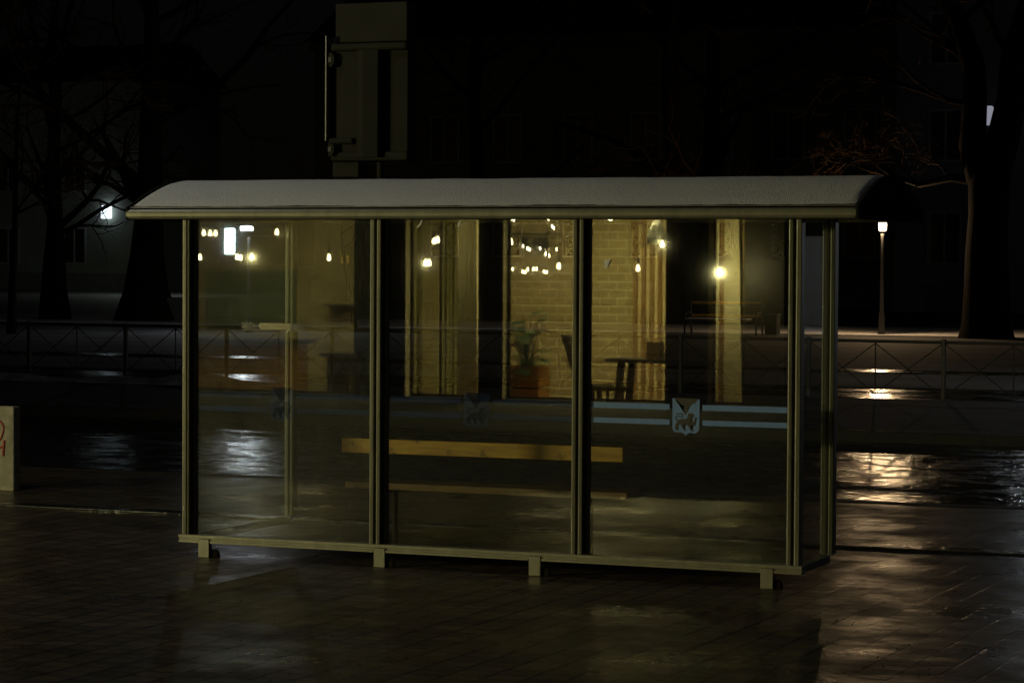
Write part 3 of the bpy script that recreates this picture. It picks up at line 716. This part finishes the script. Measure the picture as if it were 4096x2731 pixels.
house('apartment_house', 'dark long house with tall mullioned windows behind the trees', -48, -19.5, 95, 12, M['plaster3'],
      [(x, z, 1.25, 2.0) for x in (-45.3, -42.0, -38.9, -35.5, -32.3, -29.0, -25.8, -22.6) for z in (2.2, 6.4)])
lh = house('lit_house', 'pale house with a lit sign left of the thick trunk', -104, -76.5, 128, 13, M['plaster'],
      [(x, z, 1.5, 2.1) for x in (-101, -96.5, -92, -87.5, -82.6) for z in (1.7, 6.2)])
sgn = thing('lit_sign', 'small glowing blue white sign on the pale left house', 'sign', (-79.35, 127.6, 4.4))
MB().bbox(-79.66, -79.06, 127.5, 127.9, 4.45, 5.25, .06).build('light_box', M['signlit'], sgn)
MB().box(-79.5, -79.2, 127.9, 128, 4.7, 5.0).build('bracket', M['steel'], sgn)
lamp('lamp_light', (-79.3, 125.4, 4.6), 1.6, (.88, 1, .92), .2, sgn)
park_lamp(-66.5, 112, 4.7, None, 'added hidden lamp lighting the pale left house from behind the shelter roof', 330, (.86, 1, .84), emat=M['lampcold'], flat=True)  # added lamp hidden behind the gutter, brightens the left house wall
house('corner_house', 'pale grey corner house behind the massive forked tree', -18.6, 2, 88, 14, M['plaster2'],
      [(x, z, 1.2, 1.9) for x in (-17.2, -11.5, -8, -4.5) for z in (2.0, 6.0, 9.8)])
ws = tag(MB().bbox(-14.75, -14.4, 86.5, 86.7, 7.25, 8.0, .1).build('wall_light', M['patchlit'], None, (-14.5, 86.6, 7.6)), 'faint white wall light seen in the fork of the massive tree', 'light')
tag(MB().bbox(-41.5, -41.2, 84.8, 85, 1.8, 2.15, .02).build('amber_lamp', M['amber'], None, (-41.3, 84.9, 2)), 'tiny dim amber light behind the trees beside the shelter', 'light')

kk = thing('added_kiosk', 'pale kiosk added out of view to be mirrored faintly in the end pane of the shelter', 'kiosk', (22, 64, 0))  # unseen kiosk put in so the end pane mirrors something pale
MB().box(12, 40, 64, 68, .01, 2.75).build('wall', M['kioskwhite'], kk); MB().bbox(11.7, 40.3, 63.7, 68.3, 2.75, 2.9, .03).build('roof', M['roof'], kk)
park_lamp(17, 58, 3.1, None, 'added unseen cold lamp lighting the pale kiosk', 260, (.88, .92, 1), emat=M['lampcold'])  # added lamp out of view, brightens the kiosk for its mirror image
# ------------------------------------------------------------------ the cafe behind the photographer (mirrored in the shelter glass)
FY = -18.5; TH = .22; FL = -.18; CE = 3.05
cafe = thing('cafe_building', 'dark rendered cafe front whose lit windows are mirrored in the shelter glass', 'cafe', (-4, -21, 0))
opens = [(-11.6, -8.0), (-7.22, -6.09), (-5.74, -3.35), (-2.76, -1.70)]
SILL, HEAD = .03, 2.95
b = MB(); xprev = -16.
for x0, x1 in opens:
    b.box(xprev, x0, FY - TH, FY, -.19, 6.5); b.box(x0, x1, FY - TH, FY, -.19, SILL); b.box(x0, x1, FY - TH, FY, HEAD, 6.5); xprev = x1
b.box(xprev, 20., FY - TH, FY, -.19, 6.5)
b.box(-16, 20, FY - 9, FY - TH, 3.3, 6.5)
b.build('wall', M['facade'], cafe)
MB().prism([(FY + .4, 6.5), (FY - 4.5, 9), (FY - 9.3, 6.5)], 'x', -16.3, 20.3).build('roof', M['roof'], cafe)
MB().box(-13.9, -1.0, -23.05, FY - TH - .001, FL - .1, FL).build('floor', M['cafefloor'], cafe)
MB().box(-13.9, -1.0, -23.05, FY - TH - .001, CE, CE + .1).build('ceiling', M['ceiling'], cafe)
MB().box(-14.1, -7.45, -23.15, -23.051, FL, CE).build('back_wall', M['brownwall'], cafe)
MB().box(-7.45, -1.0, -22.80, -22.60, FL, CE).build('brick_wall', M['cafebrick'], cafe)
MB().box(-14.1, -13.9, -23.05, FY - TH - .001, FL, CE).build('side_wall', M['brownwall'], cafe)
MB().box(-1.0, -.85, -23.05, FY - TH - .001, FL, CE).build('side_wall', M['brownwall'], cafe)
for x0, x1 in opens:
    b = MB(); t_ = .012
    b.box(x0 + .001, x0 + t_, FY - TH + .002, FY - .01, SILL + .001, HEAD - .001); b.box(x1 - t_, x1 - .001, FY - TH + .002, FY - .01, SILL + .001, HEAD - .001)
    fo = b.build('window_reveal', M['cream'], cafe)
    b = MB()
    for xa, xb, za, zb in ((x0 + .013, x0 + .045, SILL, HEAD), (x1 - .045, x1 - .013, SILL, HEAD), (x0 + .045, x1 - .045, SILL + .002, SILL + .035), (x0 + .045, x1 - .045, HEAD - .04, HEAD - .002)):
        b.box(xa, xb, FY - TH + .004, FY - TH + .04, za + .002, zb - .002)
    b.build('window_frame', M['blackwood'], fo)
    MB().box(x0 + .046, x1 - .046, FY - TH + .018, FY - TH + .022, SILL + .036, HEAD - .041).build('window_pane', M['cafeglass'], fo)
BX, BY, BZ, BR = -17., -17.6, 3.6, rad(-42)  # unseen fill light in an invented box, added to warm the posts and bench
fl = thing('light_box', 'added warm fill light in a blank box beyond the cafe windows', 'fill light', (BX, BY, BZ)); fl.rotation_euler = (0, 0, BR)
def local(mb, name, m):
    ob = mb.build(name, m); ob.parent = fl; return ob
local(MB().bbox(-1.6, 1.6, -.16, 0, -.5, .5, .02).box(-.1, .1, -.9, -.16, -.1, .1), 'casing', M['steel'])
local(MB().box(-1.55, 1.55, .001, .006, -.45, .45), 'fill_face', M['fillface'])
al = bpy.data.lights.new('box_fill', 'AREA'); al.shape = 'RECTANGLE'; al.size = 3.0; al.size_y = .86; al.energy = 270; al.color = (1, .92, .44); al.spread = rad(64)
ao = bpy.data.objects.new('box_fill', al); COL.objects.link(ao); ao.parent = fl; ao.location = (0, .03, 0); ao.rotation_euler = (rad(90), 0, 0)
# slatted wall panel, curtains, cream pilasters
sp = thing('slat_panel', 'striped brown and cream slatted panel at the end of the brick wall', 'wall panel', (-5.0, -22.5, FL))
b = MB(); b2 = MB(); x = -5.32
for i in range(5):
    b.box(x, x + .065, -22.598, -22.54, FL, CE - .01); b2.box(x + .065, x + .13, -22.598, -22.57, FL, CE - .01); x += .13
b.build('brown_slats', M['slat'], sp); b2.build('pale_slats', M['slatpale'], sp)
def curtain(name, x0, x1, y, m, label, amp=.03):
    bb = MB(); n = 60; vs, fs = [], []
    for i in range(n + 1):
        x = x0 + (x1 - x0) * i / n; yy = y + amp * math.sin(i * .8) + amp * .5 * math.sin(i * .53 + 1)
        vs += [(x, yy, FL + .02), (x, yy + .01, CE - .02)]
    for i in range(n): fs.append((2 * i, 2 * i + 2, 2 * i + 3, 2 * i + 1))
    bb._add(vs, fs, 0, True); return tag(bb.build(name, m, None, ((x0 + x1) / 2, y, FL)), label, 'curtain')
curtain('curtain', -8.95, -8.68, -22.85, M['curtainpale'], 'narrow pale curtain hanging between two brown ones')
curtain('curtain', -9.6, -8.98, -22.9, M['curtain'], 'brown olive curtain on the side of the dim room')
curtain('curtain', -8.64, -8.1, -22.9, M['curtain'], 'brown olive curtain next to the cream pilaster')
tag(MB().bbox(-7.02, -6.72, -20.05, -19.9, FL, CE, .008).build('pilaster', M['cream'], None, (-6.87, -19.97, FL)), 'cream pilaster left of the dark pier', 'pilaster').rotation_euler = (0, rad(-.6), 0)
tag(MB().bbox(-3.10, -2.66, -19.85, -19.7, FL, CE, .008).build('pilaster', M['cream'], None, (-2.88, -19.77, FL)), 'cream pilaster lit by the bulb hanging close to it', 'pilaster').rotation_euler = (0, rad(-1.4), 0)
tag(MB().bbox(-2.65, -1.2, -19.86, -19.72, FL, CE, .01).build('dark_door', M['blackwood'], None, (-1.9, -19.8, FL)), 'dark closed door leaf past the lit pilaster', 'door')
tag(MB().bbox(-2.99, -2.93, -19.695, -19.66, FL, CE, .004).build('wooden_batten', M['slat'], None, (-2.96, -19.68, FL)), 'upright brown batten in front of the lit pilaster', 'batten')

# two added fill lights under the ceiling, above what the mirrored view takes in
for px, py, pw, lab in ((-4.9, -20.7, 300, 'added unseen fill light over the brick walled cafe room'), (-10.6, -20.9, 140, 'added unseen fill light over the dim brown cafe room')):
    t = thing('ceiling_fill', lab, 'ceiling light', (px, py, CE - .06))
    MB().bbox(px - .95, px + .95, py - .45, py + .45, CE - .06, CE - .002, .01).build('tray', M['winframe'], t)
    al = bpy.data.lights.new('panel_fill', 'AREA'); al.shape = 'RECTANGLE'; al.size = 1.8; al.size_y = .8; al.energy = pw; al.color = WARM
    ao = bpy.data.objects.new('panel_fill', al); COL.objects.link(ao); ao.parent = t; ao.location = (0, 0, -.012)
# bulbs
def pendant(x, y, z, label, watt, group='pendant bulbs in the cafe', shade=False):
    t = thing('pendant_bulb', label, 'light bulb', (x, y, z), group)
    MB().tube([(x, y, z + .16), (x, y, CE)], .005, 5, False).build('cord', M['cord'], t)
    MB().lathe([(.0, .162), (.016, .16), (.018, .07), (.0, .07)], (x, y, z), 10).build('socket', M['cord'], t)
    MB().lathe([(.0, .07), (.014, .068), (.022, .045), (.032, .015), (.033, -.005), (.025, -.025), (.0, -.035)], (x, y, z), 12).build('bulb', M['bulb'], t)
    if watt: lamp('bulb_light', (x, y, z), watt, WARM, .02, t)
BULBS = [(-11.845, -21.0, 2.322, 0, 'bulb highest and furthest along the dim room'), (-12.467, -22.3, 2.33, 0, 'small bulb left of the white screen'), (-12.371, -22.3, 2.33, 0, 'small bulb touching the white screen'),
 (-12.199, -21.5, 1.946, 0, 'bulb half cut off by the left shelter post'), (-10.731, -20.5, 1.956, 30, 'bright low bulb beneath the white screen'), (-11.809, -22.0, 1.956, 0, 'dim far bulb left of the bright low bulb'), (-11.856, -22.2, 1.943, 0, 'dimmest far bulb by the bright low bulb'),
 (-10.301, -20.5, 2.331, 0, 'high bulb left of the front glass post'), (-9.164, -20.0, 1.948, 0, 'lone low bulb over the dark table'), (-9.991, -21.5, 2.591, 0, 'bulb partly behind the gutter, left of its pair'), (-9.931, -21.5, 2.591, 0, 'bulb partly behind the gutter, right of its pair'),
 (-7.48, -19.2, 2.16, 30, 'bulb at the edge of the dark pier in the curtained window'), (-7.688, -20.2, 1.88, 12, 'left one of two low bulbs before the curtains'), (-7.81, -20.6, 1.88, 0, 'right one of two low bulbs before the curtains'), (-7.77, -20.8, 2.221, 0, 'upper bulb before the curtains'), (-8.103, -21.4, 2.207, 0, 'blurred bulb behind the upper curtain bulb'),
 (-6.249, -20.0, 2.186, 0, 'bulb beside the cream window reveal of the brick room'), (-5.505, -20.0, 1.842, 0, 'long bulb hanging right of the string lights'), (-4.8, -20.2, 2.536, 0, 'bulb just under the gutter before the brick wall'), (-4.307, -20.0, 1.822, 0, 'bulb on a long cord before the striped slats'),
 (-4.091, -20.4, 2.164, 12, 'bulb beside the smoked lamp shade'), (-2.763, -19.0, 1.783, 75, 'bulb glowing against the cream pilaster')]
for x, y, z, wt, lab in BULBS: pendant(x, y, z, lab, wt)
def string_lights(pts, label, droop=.05):
    c = pts[len(pts) // 2]; t = thing('string_light', label, 'string lights', c)
    q = [Vector(pts[0]) + Vector((-.25, 0, .25))]
    for p in pts: q.append(Vector(p) + Vector((0, 0, .035)))
    q.append(Vector(pts[-1]) + Vector((.25, 0, .25)))
    MB().tube(q, .004, 4, False).build('cable', M['cord'], t)
    for p in pts: MB().lathe([(.0, .03), (.010, .028), (.015, .0), (.013, -.022), (0, -.03)], p, 8).build('bulb', M['fairy'], t)
string_lights([(-7.175, -21.8, 1.839), (-7.075, -21.8, 1.827), (-7.032, -21.8, 1.827), (-6.983, -21.8, 1.808), (-6.819, -21.8, 1.769), (-6.777, -21.8, 1.763), (-6.737, -21.8, 1.809), (-6.642, -21.8, 1.81), (-6.593, -21.8, 1.81), (-6.473, -21.8, 1.772), (-6.431, -21.8, 1.765)], 'lowest string of small bulbs across the brick wall')
string_lights([(-6.899, -22.0, 2.156), (-6.827, -22.0, 2.123), (-6.792, -22.0, 2.104), (-6.621, -22.0, 2.117), (-6.529, -22.0, 2.039), (-6.472, -22.0, 2.013)], 'middle string of small bulbs under the dark rod')
string_lights([(-7.087, -22.0, 2.569), (-7.051, -22.0, 2.556), (-6.483, -22.0, 2.562), (-6.426, -22.0, 2.451), (-6.397, -22.0, 2.425), (-6.353, -22.0, 2.105)], 'topmost string of small bulbs near the gutter')
# shade, rod, screen
ls = thing('lamp_shade', 'smoked grey domed lamp shade hanging before the slats', 'lamp', (-4.25, -20.6, 2.2))
MB().lathe([(.02, .34), (.05, .33), (.10, .24), (.14, .10), (.15, 0), (.145, .0), (.13, .10), (.09, .23), (.02, .32)], (-4.25, -20.6, 2.18), 20).build('shade', M['shade'], ls)
MB().tube([(-4.25, -20.6, 2.5), (-4.25, -20.6, CE)], .006, 5, False).build('cord', M['cord'], ls)
rod = thing('wall_rod', 'dark rod with hanging kitchen utensils on the brick wall', 'rod', (-6.95, -22.5, 2.34))
MB().tube([(-7.39, -22.45, 2.34), (-6.45, -22.45, 2.34)], .014, 6).tube([(-7.2, -22.59, 2.36), (-7.2, -22.45, 2.36)], .02, 6).tube([(-6.7, -22.59, 2.36), (-6.7, -22.45, 2.36)], .02, 6).build('bar', M['steel'], rod)
MB().bbox(-6.92, -6.68, -22.5, -22.42, 2.10, 2.28, .03).tube([(-6.8, -22.45, 2.34), (-6.8, -22.45, 2.27)], .006, 5).build('hanging_pan', M['steel'], rod)
MB().lathe([(0, .0), (.05, .0), (.05, .16), (0, .16)], (-7.06, -22.45, 2.14), 10).build('hanging_pot', M['steel'], rod)
s_ = thing('menu_screen', 'upright glowing white screen in the dim cafe room', 'screen', (-12.2, -22.5, 2.0))
MB().bbox(-12.33, -12.11, -22.56, -22.502, 2.00, 2.44, .008).build('casing', M['cord'], s_); MB().box(-12.315, -12.125, -22.50, -22.496, 2.015, 2.43).build('display', M['screen'], s_)
# furniture
tb = thing('cafe_table', 'dark wooden cafe table with slanting legs before the slats', 'table', (-4.4, -20.5, FL))
MB().bbox(-4.87, -3.6, -20.85, -20.2, .50, .555, .006).build('table_top', M['blackwood'], tb)
for x0, x1, y in ((-4.66, -4.72, -20.3), (-4.66, -4.72, -20.75), (-3.8, -3.74, -20.3), (-3.8, -3.74, -20.75)):
    MB().prism([(x0 - .045, .50), (x0 + .045, .50), (x1 + .045, FL), (x1 - .045, FL)], 'y', y - .04, y + .04).build('leg', M['blackwood'], tb)
mb_ = tag(MB().bbox(-4.33, -4.13, -20.62, -20.42, .556, .80, .006).build('menu_box', M['slat'], None, (-4.23, -20.5, .556)), 'brown wooden box standing on the dark cafe table', 'box')
nh = tag(MB().tube([(-4.10, -20.4, .557), (-4.10, -20.4, .84), (-3.98, -20.4, .84), (-3.98, -20.4, .557)], .014, 6).tube([(-4.10, -20.4, .60), (-3.98, -20.4, .60)], .012, 6).build('napkin_holder', M['steel'], None, (-4.04, -20.4, .557)), 'dark wire napkin holder on the cafe table', 'napkin holder')
st = thing('wooden_stool', 'low black wooden stool beside the slanting table leg', 'stool', (-5.1, -21, FL))
MB().bbox(-5.38, -4.80, -21.2, -20.8, .06, .125, .01).build('seat', M['blackwood'], st)
for x in (-5.32, -4.86):
    for y in (-21.15, -20.85): MB().bbox(x - .03, x + .03, y - .03, y + .03, FL, .06, .004).build('leg', M['blackwood'], st)
ch = thing('cafe_chair', 'black wooden chair with a leaning back in front of the brick wall', 'chair', (-5.6, -21.1, FL))
MB().prism([(-5.86, .86), (-5.74, .84), (-5.56, .12), (-5.62, .12)], 'y', -21.3, -20.95).build('backrest', M['blackwood'], ch)
MB().bbox(-5.62, -5.2, -21.32, -20.92, .10, .14, .008).build('seat', M['blackwood'], ch)
for x in (-5.58, -5.24):
    for y in (-21.28, -20.96): MB().bbox(x - .018, x + .018, y - .018, y + .018, FL, .10, .003).build('leg', M['blackwood'], ch)
sc_ = thing('serving_counter', 'dark panelled serving counter at the far end of the dim cafe room', 'counter', (-12, -21.9, FL))
MB().bbox(-13.3, -10.7, -22.3, -21.6, FL, .62, .01).build('body', M['slat'], sc_); MB().bbox(-13.4, -10.6, -22.4, -21.5, .62, .68, .01).build('counter_top', M['blackwood'], sc_)
tag(MB().bbox(-12.9, -11.3, -23.04, -22.98, .85, 1.75, .01).build('chalk_board', M['darkgreen'], None, (-12.1, -23, 1.3)), 'dull green blank board on the brown wall behind the counter', 'board')
sh_ = thing('wall_shelf', 'dark wall shelf with brackets above the small black table', 'shelf', (-9.9, -22.9, 1.2))
MB().bbox(-10.7, -9.3, -23.04, -22.75, 1.19, 1.225, .004).build('board', M['blackwood'], sh_)
for x in (-10.5, -9.5): MB().box(x - .015, x + .015, -23.04, -22.8, 1.05, 1.189).build('shelf_bracket', M['blackwood'], sh_)
t1 = thing('side_table', 'small black table under the lone low bulb', 'table', (-9.0, -20.3, FL))
MB().bbox(-9.38, -8.5, -20.7, -20.15, .50, .55, .006).build('table_top', M['blackwood'], t1)
MB().bbox(-9.32, -8.95, -20.6, -20.25, FL, .50, .006).build('cabinet', M['blackwood'], t1)
for z0, lab in ((FL, 'lower orange wooden crate under the leafy plant'), (.135, 'upper orange wooden crate holding the leafy plant')):
    c = thing('wooden_crate', lab, 'crate', (-5.93, -19.85, z0), 'orange crates under the plant')
    b = MB()
    for i in range(2):
        za = z0 + .012 + i * .15
        b.bbox(-6.20, -5.66, -19.66, -19.64, za, za + .135, .003); b.bbox(-6.20, -5.66, -20.06, -20.04, za, za + .135, .003)
        b.bbox(-6.20, -6.18, -20.04, -19.66, za, za + .135, .003); b.bbox(-5.68, -5.66, -20.04, -19.66, za, za + .135, .003)
    b.build('boards', M['crate'], c); MB().box(-6.18, -5.68, -20.04, -19.66, z0, z0 + .011).build('base', M['crate'], c)
pl = thing('potted_plant', 'dark green leafy plant growing from the stacked orange crates', 'plant', (-5.93, -19.85, .16))
rng = random.Random(8); bl, bs = MB(), MB()
for i in range(46):
    a = rng.uniform(0, 6.28); rr_ = rng.uniform(.05, .40); h = rng.uniform(.45, 1.32) - rr_ * .4
    c = Vector((-5.95 + rr_ * math.cos(a), -19.85 + rr_ * .8 * math.sin(a), h))
    bs.tube([(-5.93 + rng.uniform(-.08, .08), -19.85, .30), (c + Vector((-5.93, -19.85, .4))) / 2 + Vector((0, 0, .1)), c], .006, 4, False)
    d = Vector((math.cos(a), math.sin(a), rng.uniform(-.6, .4))).normalized(); sd = d.cross(Vector((0, 0, 1))).normalized(); ln = rng.uniform(.12, .22)
    prof = [(0, 0), (.15, .6), (.4, .9), (.7, .65), (1, 0)]
    L_ = [c + d * ln * u + sd * ln * .5 * v for u, v in prof]; R_ = [c + d * ln * u - sd * ln * .5 * v for u, v in prof[1:-1]]
    bl._add(L_ + R_, [(0, 1, 5), (1, 2, 6, 5), (2, 3, 7, 6), (3, 4, 7)], 0, True)
bs.build('stems', M['leaf'], pl); bl.build('foliage', M['leaf'], pl)
MB().lathe([(.12, .17), (.16, .42), (.15, .42), (.0, .40)], (-5.93, -19.85, 0), 14).build('pot', M['crate'], pl)

# ------------------------------------------------------------------ render settings
sc.render.engine = 'CYCLES'
c = sc.cycles
c.use_denoising = True
try: c.denoiser = 'OPENIMAGEDENOISE'
except Exception: pass
c.max_bounces = 10; c.diffuse_bounces = 4; c.glossy_bounces = 5; c.transparent_max_bounces = 24; c.transmission_bounces = 4
c.sample_clamp_indirect = 24; c.sample_clamp_direct = 0
c.caustics_reflective = False; c.caustics_refractive = False
c.use_adaptive_sampling = False
sc.view_settings.view_transform = 'Standard'; sc.view_settings.look = 'None'; sc.view_settings.exposure = 0; sc.view_settings.gamma = 1
